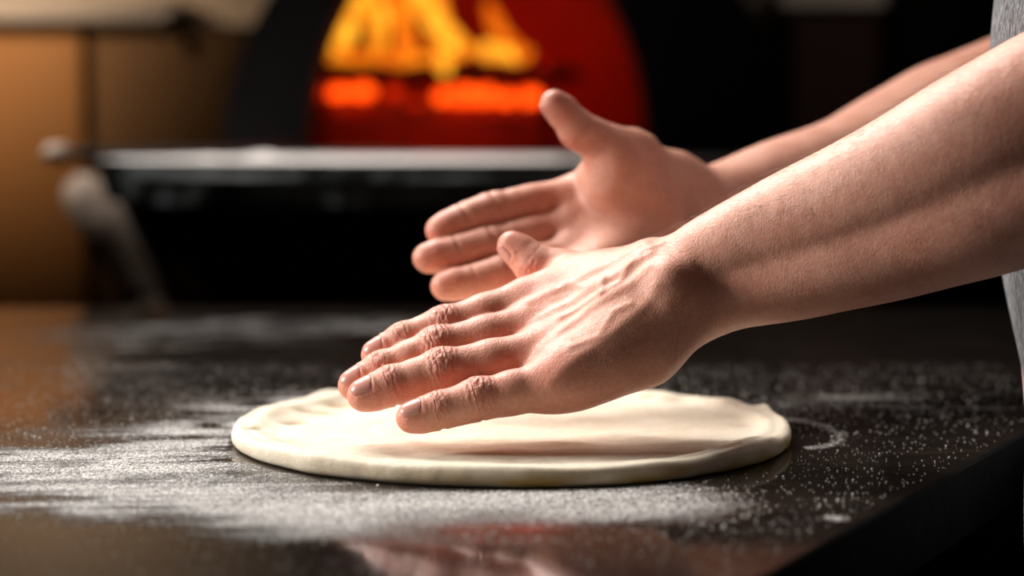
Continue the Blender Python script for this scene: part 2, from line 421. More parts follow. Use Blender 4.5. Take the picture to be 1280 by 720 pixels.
def lat_of(h):      # from index knuckle to little knuckle
    return unit(h['little'][0][0]-h['index'][0][0])
def build_arm(h, wr, dorsal_sign, field, forearm, extras):
    lat = lat_of(h); order = ['index', 'middle', 'ring', 'little']
    info = []
    fing = field.sub()
    for nme in order+['thumb']:
        g = field.sub(); ch = h[nme]
        d = unit(ch[-1][0]-ch[-2][0])
        if nme == 'thumb':
            n = unit(np.cross(d, extras['thumb_lat']))
        else: n = unit(np.cross(d, lat))*1.0
        n = n*dorsal_sign
        for i in range(len(ch)-1):
            (a, ra), (b, rb) = ch[i], ch[i+1]
            mid = a+(b-a)*.5; rm = (ra+rb)/2*.955
            last = i == len(ch)-2
            g.cone(a, mid, ra, rm, .004)
            g.cone(mid, b, rm, rb, .004, flat=n if last else None, fl=.90 if last else 1)
            # fleshy pad on the palm side of each segment
            g.cone(a+(b-a)*.28-n*ra*.22, a+(b-a)*.72-n*rm*.26, rm*.80, rm*.78, .005)
            if i > 0:       # joint: slight swelling on the back
                g.cone(a+n*ra*.10, a+n*ra*.10, ra*.985, ra*.985, .004)
        # fingertip pulp
        b, rb = ch[-1]; g.cone(b-d*.004-n*rb*.16, b+d*.0012-n*rb*.10, rb*.95, rb*.88, .004)
        info.append((nme, ch, n))
        fing.merge(g, .0006)
    palm = field.sub(); hd = unit(sum(h[k][0][0] for k in order)/4-sum(w[0] for w in wr)/4)
    nrm = unit(np.cross(hd, lat))*dorsal_sign
    for nme, w in zip(order, wr):
        a, ra = h[nme][0]
        palm.cone(a-hd*.002, w[0]+(a-w[0])*.35, ra*1.0, ra*1.12, .012)
        palm.cone(w[0]+(a-w[0])*.35, w[0], ra*1.12, w[1], .012)
    # web and palm pad between the knuckles
    for p_, q_ in zip(order[:-1], order[1:]):
        a, b = h[p_][0][0], h[q_][0][0]
        palm.cone(a-nrm*.003+hd*.003, b-nrm*.003+hd*.003, .0090, .0090, .006)
        palm.cone(a-hd*.03-nrm*.004, b-hd*.03-nrm*.004, .0115, .0115, .010)
        palm.cone(a-hd*.014-nrm*.003, b-hd*.014-nrm*.003, .0108, .0108, .010)
    for e in extras['palm']: palm.cone(*e)
    palm.merge(fing, .0045)
    for e in forearm: palm.cone(*e)
    field.f = palm.f
    P, Q = field.surface()
    P = relax(P, Q, 2, .5)
    Nn = vert_normals(P, Q)
    if np.mean(np.einsum('ij,ij->i', Nn, P-P.mean(0))) < 0: Q = Q[:, ::-1].copy(); Nn = -Nn
    # ---- attributes
    crease = np.zeros(len(P)); along = np.zeros(len(P)); red = np.zeros(len(P)); best = np.full(len(P), 9.)
    disp = np.zeros(len(P))
    for nme, ch, n in info:
        acc = 0
        for i in range(len(ch)-1):
            a, b = ch[i][0], ch[i+1][0]; d = b-a; ln = np.linalg.norm(d); du = d/ln
            t = (P-a)@du; tc = np.clip(t, 0 if i else -.012, ln+(.012 if i == len(ch)-2 else 0))
            o = P-a-np.outer(tc, du); dist = np.linalg.norm(o, axis=1)-(ch[i][1]+(ch[i+1][1]-ch[i][1])*np.clip(tc/ln, 0, 1))
            m = (dist < best) & (dist < .006)
            best[m] = dist[m]
            ds = (o@n)/(np.linalg.norm(o, axis=1)+1e-9)
            top = np.clip(ds*1.6+.1, 0, 1); bot = np.clip(-ds*1.6, 0, 1)
            along[m] = (acc+tc)[m]
            c = np.zeros(len(P)); rd = np.full(len(P), .25); dp = np.zeros(len(P))
            # joint at b (if not the tip) and at a (if not the knuckle)
            for jt, isend, pos in ((i, False, tc), (i+1, True, tc-ln)):
                if jt == 0 or jt == len(ch)-1: continue
                pip = jt == 1 and nme != 'thumb'
                s_ = .0062 if pip else .0034
                e = np.exp(-(pos/s_)**2)
                c = np.maximum(c, e*top*(1.0 if pip else .8)); rd = np.maximum(rd, .25+.7*e*top)
                for q, am in ((-.0045, .5), (-.0018, .9), (.0010, 1.), (.0038, .6)) if pip else ((-.001, .9), (.0014, .6)):
                    dp -= top*am*.00030*np.exp(-((pos-q-.0012*np.sin(P[:,1]*900+P[:,2]*700+q*4000))/.0007)**2)
                dp -= bot*.0006*np.exp(-(pos/.0009)**2)
            if i == len(ch)-2:
                pn = tc-ln; tp_ = np.clip((ds-.35)*3, 0, 1)
                dp += .00055*np.exp(-((pn+.0058)/.0012)**2)*tp_*np.exp(-((np.degrees(np.arccos(np.clip(ds, -1, 1))))/48)**4)
                lat_a = np.degrees(np.arccos(np.clip(ds, -1, 1)))
                dp += .00035*np.exp(-((lat_a-60)/9)**2)*((pn > -.005) & (pn < .005))
            if i == len(ch)-2: rd = np.maximum(rd, .25+.65*np.clip((tc/ln-.25)*1.6, 0, 1))
            if i == 0:
                e = np.exp(-((tc+.002)/.009)**2); rd = np.maximum(rd, .25+.5*e*top)
            crease[m] = c[m]; red[m] = rd[m]; disp[m] = dp[m]
            acc += ln
    # ridges: tendons and veins on the back of the hand (polylines of points, height, width)
    for pts, amp, wd in extras.get('ridges', []):
        bd = np.full(len(P), 9.)
        for a, b in zip(pts[:-1], pts[1:]):
            v = b-a; v = v-nrm*(v@nrm); w_ = P-a; w_ = w_-np.outer(w_@nrm, nrm)
            t = np.clip((w_@v)/(v@v), 0, 1); o = w_-np.outer(t, v); bd = np.minimum(bd, np.linalg.norm(o, axis=1))
        near_hand = (np.abs((P-pts[0])@hd) < .15) & ((P-pts[0])@nrm > -.03)
        disp += amp*np.exp(-(bd/wd)**2)*np.clip(Nn@nrm*1.8-.3, 0, 1)*near_hand
    fa = np.clip((P[:, 0]-extras['arm_x'])/.03, 0, 1)
    lump = np.array([noise.noise(Vector((p[0]*18, p[1]*26, p[2]*30))) for p in P])
    disp += fa*lump*.0016
    P = P+Nn*disp[:, None]
    return P, Q, crease, along, red, info

# forearm stations of the near arm: centre pixel, distance, radius
def smooth_stations(st, n=26):
    P_ = np.array([np.append(p, r) for p, r in st]); c = np.append(0, np.cumsum(np.linalg.norm(np.diff(P_[:, :3], axis=0), axis=1)))
    u = np.linspace(0, c[-1], n); Q_ = np.stack([np.interp(u, c, P_[:, k]) for k in range(4)], 1); E0, E1 = Q_[0].copy(), Q_[-1].copy()
    for _ in range(6): Q_[1:-1] = (Q_[:-2]+2*Q_[1:-1]+Q_[2:])/4
    Q_[0], Q_[-1] = E0, E1
    return [(q[:3], q[3]) for q in Q_]
def chain(st, k, off=(0, 0, 0), sc=1.0):
    st = smooth_stations(st)
    o = np.asarray(off, float); r = []
    for (a, ra), (b, rb) in zip(st[:-1], st[1:]): r.append((a+o*ra, b+o*rb, ra*sc, rb*sc, k))
    return r
elbowL = at(1570, 78, .885); elbowR = at(1345, 92, 1.315)
stL = [J(868, 352, .974, .0260), J(925, 326, .967, .0295), J(982, 309, .960, .0335), J(1104, 268, .940, .0405), J(1200, 227, .921, .0450), J(1290, 182, .908, .0485), J(1400, 132, .898, .048), (elbowL, .043)]
axL = unit(stL[4][0]-stL[1][0]); upL = unit(np.cross(np.cross(axL, [0, 0, 1]), axL)); bkL = unit(np.cross(axL, upL))
if bkL[1] < 0: bkL = -bkL
foreL = chain(stL, .004, upL*.26-bkL*.02, .72)+chain(stL, .005, -upL*.36+bkL*.05, .66)+chain(stL, .006, bkL*.28, .72)
foreL += [(elbowL, at(1500, -40, .885), .044, .045, .02), (at(1500, -40, .885), np.array([.300, .885, 1.25]), .045, .048, .02)]
shL = np.array([.268, .885, 1.40])
hL = lat_of(near)
exL = dict(arm_x=.09, thumb_lat=np.array([0.1, .8, -.6]), palm=[
    (at(704, 478, .944), at(806, 440, .960), .0112, .0135, .012), (at(806, 434, .961), at(868, 376, .973), .0140, .0205, .012),      # edge of the hand
    (at(720, 464, .952), at(800, 434, .966), .0140, .0165, .012),
    (at(748, 354, 1.012), at(815, 354, .995), .0130, .0155, .010),     # thumb base
    (at(735, 372, 1.000), at(800, 372, .985), .0120, .0160, .012),
    (at(716, 346, 1.006), at(760, 352, 1.000), .0075, .0110, .010),
    (at(826, 350, .978), at(872, 350, .974), .0185, .0235, .012),
    (at(840, 350, .9555), at(846, 364, .9555), .0105, .0095, .009)],   # ulnar head
    ridges=[([at(676, 437, .95), at(740, 398, .96), at(815, 352, .96)], .0009, .0032),
            ([at(668, 405, .97), at(740, 372, .97), at(820, 342, .97)], .0009, .0030),
            ([at(662, 378, .98), at(740, 350, .98), at(815, 332, .98)], .0006, .0030),
            ([at(690, 478, .93), at(750, 438, .94), at(822, 372, .95)], .0006, .0030),
            ([at(708, 356, .98), at(735, 360, .97), at(757, 352, .97), at(752, 368, .96), at(730, 378, .96), at(700, 396, .96)], .0007, .0022),
            ([at(752, 368, .96), at(775, 352, .96), at(798, 330, .97), at(830, 312, .97)], .0006, .0022),
            ([at(715, 440, .94), at(748, 420, .94), at(770, 396, .95), at(790, 386, .95)], .0005, .0022)])
fL = Field(seg_axis((-.092, .105, .0009), (.105, .40, .0026)),
           seg_axis((.825, .918, .0026), (.918, 1.045, .0009)),
           seg_axis((.915, 1.025, .0009), (1.025, 1.262, .0026)))
PL = build_arm(near, near_wr, 1.0, fL, foreL, exL)

stR = [J(874, 270, 1.160, .0240), J(921, 253, 1.175, .0262), J(980, 238, 1.19, .0298), J(1050, 219, 1.215, .0330), J(1110, 195, 1.24, .0375), J(1190, 155, 1.265, .0425), J(1250, 136, 1.29, .0425), (elbowR, .042)]
foreR = chain(stR, .004, (0, 0, .0), 1.0)
shR = np.array([.448, 1.213, 1.40])
foreR += [(elbowR, np.array([.390, 1.262, 1.25]), .043, .046, .02)]
exR = dict(arm_x=.12, thumb_lat=np.array([0, -.9, -.3]), palm=[
    (at(765, 190, 1.112), at(826, 226, 1.135), .0145, .0185, .012),     # thumb metacarpal
    (at(778, 216, 1.112), at(820, 256, 1.122), .0165, .0190, .012),     # thenar
    (at(766, 240, 1.112), at(800, 285, 1.118), .0130, .0170, .012),
    (at(742, 222, 1.122), at(770, 212, 1.116), .0080, .0110, .010),     # web
    (at(740, 345, 1.082), at(826, 300, 1.118), .0125, .0185, .012),     # edge of the hand
    (at(794, 182, 1.118), at(800, 186, 1.118), .0088, .0095, .008),
    (at(846, 246, 1.15), at(880, 262, 1.16), .0205, .0240, .012)])
fR = Field(seg_axis((-.072, .10, .0012), (.10, .46, .003)),
           seg_axis((1.035, 1.175, .0012), (1.175, 1.39, .003)),
           seg_axis((.930, 1.095, .0012), (1.095, 1.262, .003)))
PR = build_arm(far, far_wr, -1.0, fR, foreR, exR)

# ---- torso, shoulders, neck and head
fwd = unit([-.881, .474, 0]); lft = unit([-.474, -.881, 0]); zz = np.array([0, 0, 1.])
TC = np.array([.362, 1.048, 0])
def tp(f_, l_, z): return TC+fwd*f_+lft*l_+zz*z
fB = Field(np.arange(-.05, .75, .009), np.arange(.66, 1.48, .009), np.arange(.0, 1.80, .009))
ax3 = (fwd, lft, zz)
def torso(fb, g=0.0, trousers=False):
    fb.ell(tp(0, 0, 1.30), ax3, (.100+g, .165+g, .20+g), .03)
    fb.ell(tp(.0, 0, 1.08), ax3, (.092+g, .142+g, .19+g), .03)
    fb.ell(tp(-.035, 0, .90), ax3, (.080+g, .148+g, .15+g), .03)
torso(fB)
for s_, sh, el in ((1, shL, np.array([.300, .885, 1.25])), (-1, shR, np.array([.390, 1.262, 1.25]))):
    fB.cone(tp(-.01, s_*.07, 1.42), sh, .055, .054, .03); fB.cone(sh, el, .054, .0475, .02)
fB.cone(el, el, .01, .01, .01)
fB.cone(shL, np.array([.300, .885, 1.25]), .054, .0475, .02)
fB.cone(tp(-.01, 0, 1.42), tp(.015, 0, 1.54), .060, .052, .03)
hc = tp(.045, 0, 1.635)
fB.ell(hc, ax3, (.092, .074, .105), .02); fB.ell(hc+fwd*.035-zz*.065, ax3, (.052, .050, .050), .03)
fB.cone(hc+fwd*.088+zz*.012, hc+fwd*.106-zz*.022, .009, .012, .012)            # nose
fB.cone(hc+fwd*.084+lft*.018-zz*.055, hc+fwd*.084-lft*.018-zz*.055, .008, .008, .006)  # mouth
for s_ in (1, -1):
    fB.ell(hc+lft*.076*s_-zz*.005, ax3, (.016, .008, .030), .006)              # ears
    fB.cone(hc+fwd*.083+lft*.045*s_+zz*.030, hc+fwd*.090+lft*.015*s_+zz*.028, .008, .008, .012)   # brow
    fB.cone(tp(-.03, s_*.085, .84), tp(-.02, s_*.09, .48), .072, .056, .03)      # legs
    fB.cone(tp(.0, s_*.09, .48), tp(-.03, s_*.09, .10), .055, .038, .02)
    fB.cone(tp(-.03, s_*.09, .045), tp(.13, s_*.10, .035), .036, .030, .02)
PB, QB = fB.surface(); PB = relax(PB, QB, 2)
nB = vert_normals(PB, QB)
if np.mean(np.einsum('ij,ij->i', nB, PB-PB.mean(0))) < 0: QB = QB[:, ::-1].copy()

V = np.concatenate([PL[0], PR[0], PB]); Qs = np.concatenate([PL[1], PR[1]+len(PL[0]), QB+len(PL[0])+len(PR[0])])
zB = np.zeros(len(PB))
person = mesh_obj('person', V, Qs, M_skin, None, True, dict(
    crease=np.concatenate([PL[2], PR[2], zB]), along=np.concatenate([PL[3], PR[3], zB]), redness=np.concatenate([PL[4], PR[4], zB+.2])))
tag(person, 'person in a grey woven top, hands held palms facing over the dough', 'person')

# ---- fingernails
from mathutils.bvhtree import BVHTree
def nail(info, Pm, Qm):
    for nme, ch, n in info:
        (a, ra), (b, rb) = ch[-2], ch[-1]; d = unit(b-a); l = unit(np.cross(d, n)); vs = []; nu, nv = 18, 17
        near_q = Qm[np.linalg.norm(Pm[Qm[:, 0]]-b, axis=1) < .022]
        us = np.unique(near_q); mp = np.full(len(Pm), -1); mp[us] = np.arange(len(us))
        bvh = BVHTree.FromPolygons([Vector(p) for p in Pm[us]], [tuple(map(int, q)) for q in mp[near_q]])
        for i in range(nu):
            u = i/(nu-1); s_ = -.0050+u*(.0050+rb*.80)
            w = 1.0
            if u < .3: w = math.sqrt(max(.02, 1-((.3-u)/.3)**2*.9))
            if u > .84: w = math.sqrt(max(.05, 1-((u-.84)/.16)**2*.8))
            for j in range(nv):
                q = (j/(nv-1)*2-1); ph = q*.76*w
                dr = n*math.cos(ph)+l*math.sin(ph); o = b+d*s_+dr*.03
                hit = bvh.ray_cast(Vector(o), Vector(-dr), .05)
                p = np.array(hit[0]) if hit[0] is not None else b+d*s_+dr*rb
                vs.append(p+dr*(.00042-.00050*abs(q)**3-.0005*max(0, .18-u)/.18))
        fs = np.array([(i*nv+j, i*nv+j+1, (i+1)*nv+j+1, (i+1)*nv+j) for i in range(nu-1) for j in range(nv-1)], dtype=np.int32)
        o = mesh_obj('fingernail', np.array(vs), fs, M_nail, person)
        md = o.modifiers.new('thickness', 'SOLIDIFY'); md.thickness = .0005; md.offset = 0
nail(PL[5], PL[0], PL[1]); nail(PR[5], PR[0], PR[1])

# ---- clothes
fS = Field(np.arange(.05, .72, .006), np.arange(.70, 1.44, .006), np.arange(.76, 1.52, .008))
def shirt(fb, g):
    fb.ell(tp(.0, 0, 1.30), ax3, (.100+g, .165+g, .20+g), .03)
    fb.ell(tp(-.009, 0, 1.08), ax3, (.103+g, .171+g, .22+g), .02)
    fb.ell(tp(-.017, 0, .90), ax3, (.076+g, .244+g, .30+g), .02)
    for s_, sh, el in ((1, shL, np.array([.295, .885, 1.235])), (-1, shR, np.array([.385, 1.262, 1.235]))):
        fb.cone(tp(-.01, s_*.07, 1.42), sh, .055+g, .056+g, .03); fb.cone(sh, el, .056+g, .052+g, .02)
    fb.cone(tp(-.01, 0, 1.41), tp(-.005, 0, 1.46), .066+g, .060+g, .03)
shirt(fS, .010)
Pc, Qc = fS.surface(); Pc = relax(Pc, Qc, 3)
# hem: drop everything below the hem line; open mouths for neck and sleeves are where arms and neck leave the cloth
cut = Pc[:, 2] > .80
keep = cut[Qc].all(1); Qc = Qc[keep]
nz = np.array([noise.noise(Vector(p)*9) for p in Pc])*.004
nrmc = vert_normals(Pc, Qc)
if np.mean(np.einsum('ij,ij->i', nrmc, Pc-Pc.mean(0))) < 0: nrmc = -nrmc; Qc = Qc[:, ::-1].copy()
Pc = Pc+nrmc*nz[:, None]
used = np.unique(Qc); rm = np.full(len(Pc), -1); rm[used] = np.arange(len(used))
sh_o = mesh_obj('shirt', Pc[used], rm[Qc].astype(np.int32), M_cloth, person)
fT = Field(np.arange(.10, .66, .010), np.arange(.76, 1.34, .010), np.arange(.04, 1.0, .010))
fT.ell(tp(-.035, 0, .82), ax3, (.082, .152, .12), .02)
for s_ in (1, -1):
    fT.cone(tp(-.035, s_*.085, .82), tp(-.02, s_*.09, .48), .082, .072, .03); fT.cone(tp(.0, s_*.09, .48), tp(-.03, s_*.09, .09), .072, .062, .02)
Pt, Qt = fT.surface(); mesh_obj('trousers', relax(Pt, Qt, 2), Qt, M_trouser, person)
fH = Field(np.arange(.15, .58, .006), np.arange(.83, 1.30, .006), np.arange(1.52, 1.80, .006))
fH.ell(hc-fwd*.012+zz*.016, ax3, (.096, .082, .106), .01)
Ph, Qh = fH.surface()
hk = ((Ph-hc)@fwd*1.0 < .045+((Ph-hc)@zz-.05)*.8) & ((Ph-hc)@zz > -.07)
kq = hk[Qh].all(1); mesh_obj('hair', Ph, Qh[kq], M_hair, person)
# pale pink seam tape down the front edge of the shirt
sv = []; sf = []
for i in range(24):
    z = .842+i*.0035
    for j in range(5):
        q = at(0, 0, 1.0)
        sv.append((z, j))
# hem tape follows the garment: sample the cloth's silhouette ring
ring = Pc[used]
pts = []
for i in range(20):
    z = .868+i*.004
    m = np.abs(ring[:, 2]-z) < .006
    r_ = ring[m]; ang = r_[:, 0]/r_[:, 1]; p = r_[np.argsort(ang)[:6]].mean(0); pts.append((p[0], p[1], z))
pts = np.array(pts); 
for c in (0, 1): pts[:, c] = np.convolve(np.pad(pts[:, c], 4, mode='edge'), np.ones(9)/9, 'valid')
tb = MB(); tb.tube([tuple(p+np.array([.0030, -.006, 0])) for p in pts], [.002]+[.0042]*18+[.002], 10); tb.build('seam_tape', M_seam, sh_o, True)

# ---- fine hair on the near forearm
hv = []; hf = []
candi = np.where((PL[0][:, 0] > .065) & (PL[0][:, 0] < .33))[0]
Nn = vert_normals(PL[0], PL[1])
if np.mean(np.einsum('ij,ij->i', Nn, PL[0]-PL[0].mean(0))) < 0: Nn = -Nn
wgt = np.clip(.25+Nn[candi]@unit([0, -.3, 1]), 0, None); wgt *= np.where(PL[0][candi, 0] < .105, .15, 1); wgt /= wgt.sum()
for vi in rng.choice(candi, 1500, p=wgt):
    p = PL[0][vi]; n = Nn[vi]; t = -axL+rng.normal(0, .25, 3)+np.array([0, 0, -.35]); t = unit(t-n*(t@n)); ln = rng.uniform(.005, .011)
    s_ = unit(np.cross(n, t)); b = len(hv); r = .000045
    for u in (0, .35, .7, 1):
        c = p+t*ln*u+n*ln*(.55*u-.28*u*u); w = r*(1-u*.8)
        hv += [c+s_*w, c-s_*w*.5+n*w*.87, c-s_*w*.5-n*w*.87]
    for i in range(3):
        for k in range(3): hf.append((b+i*3+k, b+i*3+(k+1) % 3, b+i*3+3+(k+1) % 3, b+i*3+3+k))
M_armhair = simple('arm_hair', (.16, .09, .05), (.24, .14, .08), 50, .4, 0)
ah = mesh_obj('arm_hair', np.array(hv), np.array(hf, dtype=np.int32), M_armhair, person); ah['kind'] = 'stuff'

# ------------------------------------------------------------------ DOUGH
DC = on_table(640, 548); DR = .1445
def dough():
    nr, nt_ = 90, 420; vs = [(0, 0, .0072)]; tanv = [0.0]
    prof = []
    for i in range(1, nr+1):
        s = i/nr
        if s < .86:
            rho = s/.86*.955; z = .0070+.0026*math.exp(-((rho-.925)/.045)**2)
        else:
            w = (s-.86)/.14*PI*.93; cw_ = math.cos(w); rho = .955+.045*abs(math.sin(w))**.6; z = .0050+.0050*math.copysign(abs(cw_)**.8, cw_)
        prof.append((rho, max(z, .0004), s))
    for rho, z, s in prof:
        for k in range(nt_):
            a = 2*PI*k/nt_; ca, sa = math.cos(a), math.sin(a)
            R = DR*(1+.020*noise.noise(Vector((ca*1.3, sa*1.3, 3)))+.010*noise.noise(Vector((ca*4, sa*4, 7)))+.004*noise.noise(Vector((ca*13, sa*13, 1))))
            x, y = ca*R*rho, sa*R*rho
            hgt = z*(1+.16*noise.noise(Vector((ca*2, sa*2, 9)))*(rho > .5))
            if s < .90:
                e = min(1, (1-rho)/.10)
                hgt += .0012*noise.noise(Vector((x*22, y*30, 2)))+.0005*noise.noise(Vector((x*70, y*110, 5)))*e
                # pressed dimples and a fold near the far left rim, lumps on the far right rim
                for (dx, dy, sx, sy, am) in DIM: hgt += 1.5*am*math.exp(-((x-dx)/sx)**2-((y-dy)/sy)**2)
            vs.append((x, y, max(hgt, .0003)))
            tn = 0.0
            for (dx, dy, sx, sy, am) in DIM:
                if am < -.0012: tn += .75*math.exp(-((x-dx)/sx)**2-((y-dy)/sy)**2)  # shadow of the folds painted brown into the deeper dimples
            if s > .90 and sa < 0: tn += 1.0*min(1, (s-.90)/.05)*max(0, min(1, ca*1.1+.85))*(.8+.8*noise.noise(Vector((x*60, y*60, z*200))))  # shade on the front rim painted in brown, stronger to the right
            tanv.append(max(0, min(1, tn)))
    fs = [(0, 1+k, 1+(k+1) % nt_) for k in range(nt_)]
    for i in range(nr-1):
        for k in range(nt_):
            a = 1+i*nt_+k; b = 1+i*nt_+(k+1) % nt_; fs.append((a, a+nt_, b+nt_, b))
    fs.append(tuple(1+(nr-1)*nt_+k for k in range(nt_-1, -1, -1)))
    vs = np.array(vs)+DC
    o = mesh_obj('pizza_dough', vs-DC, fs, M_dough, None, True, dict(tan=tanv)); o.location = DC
    return o
def dloc(px, py):
    p = on_table(px, py+14)-DC; return p[0], p[1]
DIM = []
for (px, py, sx, sy, am) in ((321, 541, .0035, .004, -.0032), (372, 530, .007, .006, -.0034), (400, 517, .010, .007, -.0026), (430, 508, .012, .007, -.0020),
                             (350, 522, .012, .010, .0018), (395, 500, .016, .010, .0022), (370, 560, .014, .004, -.0009), (830, 503, .010, .010, .0030), (905, 512, .007, .010, .0020),
                             (860, 500, .012, .012, -.0012), (935, 533, .008, .006, -.0010), (960, 520, .006, .010, .0022), (700, 560, .03, .006, .0007), (600, 545, .04, .007, -.0006), (815, 500, .005, .006, -.0014),
                             (880, 560, .03, .008, .0007), (480, 555, .03, .006, -.0006)):
    a, b = dloc(px, py); DIM.append((a, b, sx, sy, am))
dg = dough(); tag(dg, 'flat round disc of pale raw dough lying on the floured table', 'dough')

# ------------------------------------------------------------------ TABLE with flour
BL = []   # (X, Y, sx, sy, weight)
def blob(px, py, spx, spy, w):
    p = on_table(px, py); BL.append((p[0], p[1], spx*p[1]/F, spy*p[1]**2/(F*(CZ-TZ)), w))
for b in ((20, 572, 120, 12, .85), (120, 585, 150, 14, .80), (240, 560, 90, 22, .60), (40, 602, 130, 14, .55), (180, 618, 130, 20, .60), (330, 628, 120, 22, .85), (420, 640, 120, 18, .85),
          (560, 628, 120, 12, .62), (690, 618, 120, 10, .62), (800, 606, 80, 10, .50), (640, 645, 150, 14, .45), (760, 640, 120, 14, .35), (860, 640, 90, 14, .28),
          (290, 515, 60, 16, .55), (370, 498, 60, 12, .50), (250, 540, 60, 14, .45), (220, 500, 110, 18, .22), (110, 640, 110, 14, .32), (20, 640, 80, 20, .15),
          (900, 520, 70, 12, .22), (980, 500, 90, 10, .18), (300, 405, 180, 9, .22), (560, 402, 160, 8, .22), (900, 470, 120, 12, .15), (1090, 497, 60, 6, .35),
          (480, 672, 120, 12, .20), (330, 672, 80, 10, .28), (640, 676, 120, 10, .18), (1050, 590, 80, 20, .12), (1160, 520, 90, 16, .10), (1045, 648, 16, 3.2, 1.1), (1090, 640, 60, 14, .14),
          (262, 532, 22, 4.5, -.9), (240, 546, 26, 3.5, -.8), (290, 575, 22, 3, -.7), (600, 612, 170, 4, -.25), (60, 558, 60, 3, -.3)): blob(*b)
for b in ((60, 450, 200, 55, .20), (330, 435, 260, 40, .16), (60, 585, 200, 34, .38), (250, 590, 220, 40, .30), (420, 632, 200, 28, .42), (200, 600, 260, 30, .25), (760, 628, 130, 16, .42), (880, 622, 90, 14, .25), (650, 625, 200, 16, .3), (300, 530, 120, 22, .30), (100, 545, 140, 12, .32), (340, 412, 220, 14, .26), (600, 402, 200, 10, .22), (150, 420, 200, 16, .14), (940, 510, 120, 14, .15)): blob(*b)
DCx, DCy = DC[0], DC[1]
def flour_density(x, y):
    d = np.zeros_like(x)
    for (X, Y, sx, sy, w) in BL: d += w*1.35*np.exp(-((x-X)/sx)**2-((y-Y)/sy)**2)
    return d
def vnoise(x, y, seed):
    xi = np.floor(x).astype(int); yi = np.floor(y).astype(int); fx = x-xi; fy = y-yi
    fx = fx*fx*(3-2*fx); fy = fy*fy*(3-2*fy)
    h = lambda a, b: (np.sin(a*127.1+b*311.7+seed*74.7)*43758.5453) % 1.0
    return (h(xi, yi)*(1-fx)+h(xi+1, yi)*fx)*(1-fy)+(h(xi, yi+1)*(1-fx)+h(xi+1, yi+1)*fx)*fy
def flour_full(x, y):
    d = flour_density(x, y)
    u = x*math.cos(.10)+y*math.sin(.10); v = -x*math.sin(.10)+y*math.cos(.10)
    v = v+.006*vnoise(u*9, v*9, 9)
    st = .40*vnoise(u*16, v*120, 1)+.30*vnoise(u*26, v*260, 2)+.30*vnoise(u*60, v*70, 3)
    st2 = vnoise(x*28, y*28, 4)
    k = np.clip(-(x+.02)/.12, 0, 1)*.75+.25
    d = d*(1-k*.85+k*.85*np.clip((st-.27)*2.8, .22, 1.25))*(.72+.5*st2)
    # broken arcs left by the rim of the dough on the right
    for (px, py, rx, ry, a0, a1, wd, am) in ((990, 541, 58, 18, -1.6, 1.5, .0016, .9), (984, 575, 110, 30, -.1, .35, .0009, .6)):
        c = on_table(px, py); p = (x-c[0])/(rx*c[1]/F); q = (y-c[1])/(ry*c[1]**2/(F*(CZ-TZ)))
        r = np.sqrt(p*p+q*q); th = np.arctan2(q, p)
        g = np.exp(-((r-1)*(rx*c[1]/F)/(wd*2))**2)*((th > a0) & (th < a1)); d = d+am*g*(.5+.9*vnoise(th*9, r*3, 5))
    # two thin straight lines of flour behind, to the right
    for (pa, pb, wd, am) in (((1125, 509), (1262, 511), .0028, .55), ((1040, 497), (1250, 492), .004, .28)):
        a, b = on_table(*pa), on_table(*pb); t = np.clip((x-a[0])/(b[0]-a[0]), 0, 1); yy = a[1]+(b[1]-a[1])*t
        d = d+am*np.exp(-((y-yy)/wd)**2)*np.exp(-(np.minimum(x-a[0], 0)/.01)**2-(np.maximum(x-b[0], 0)/.01)**2)*(.5+.8*vnoise(x*90, y*90, 6))
    r = np.hypot(x-DCx, y-DCy)/DR
    d = np.where(r < 1.0, d*.2, d*np.clip(.45+(r-1)/.03, 0, 1))
    return .80*(1-np.exp(-1.05*np.clip(d, 0, 3)))

EA = np.array([.247, 1.0]); ED = unit([.474, .881])
def edge_x(y): return EA[0]+(y-EA[1])*ED[0]/ED[1]
YF, YB, XL, XR = .45, 1.775, -1.15, .72
tbl = empty('work_table', (-.3, 1.1, 0)); tag(tbl, 'dark polished stone-topped work table dusted with flour beneath the dough', 'table')
bpy.context.view_layer.update()
ys = seg_axis((YF, .62, .01), (.62, 1.2, .0020), (1.2, YB, .004)); ncol = 560
vv = []; 
for y in ys:
    xe = min(edge_x(y), XR)
    # denser towards the middle
    t = np.linspace(0, 1, ncol); xx = XL+(xe-XL)*(t**.62 if False else t)
    vv.append(np.stack([xx, np.full(ncol, y), np.full(ncol, TZ)], 1))
vv = np.concatenate(vv); den = flour_full(vv[:, 0], vv[:, 1]); nry = len(ys)
ii, jj = np.meshgrid(np.arange(nry-1), np.arange(ncol-1), indexing='ij'); a = (ii*ncol+jj).ravel()
qf = np.stack([a, a+1, a+ncol+1, a+ncol], 1).astype(np.int32)
# sides and underside
bound = [i for i in range(ncol)]+[r*ncol+ncol-1 for r in range(1, nry)]+[(nry-1)*ncol+j for j in range(ncol-2, -1, -1)]+[r*ncol for r in range(nry-2, 0, -1)]
nb = len(bound); base = len(vv); bp = vv[bound]
c0 = np.array([-.3, 1.1]); 
r1 = bp.copy(); r1[:, 2] -= .0015; r2 = bp.copy(); r2[:, 2] = TZ-.035
d2 = bp[:, :2]-c0; out = d2/np.linalg.norm(d2, axis=1, keepdims=True)
r1[:, :2] += out*.0012; r2[:, :2] += out*.0012
cc = np.array([[-.3, 1.1, TZ-.035]])
vv2 = np.concatenate([vv, r1, r2, cc]); k_ = np.arange(nb); kn = (k_+1) % nb; bi = np.array(bound)
s1 = np.stack([bi[k_], base+k_, base+kn, bi[kn]], 1); s2 = np.stack([base+k_, base+nb+k_, base+nb+kn, base+kn], 1)
s3 = np.stack([base+nb+k_, np.full(nb, base+2*nb), base+nb+kn], 1)
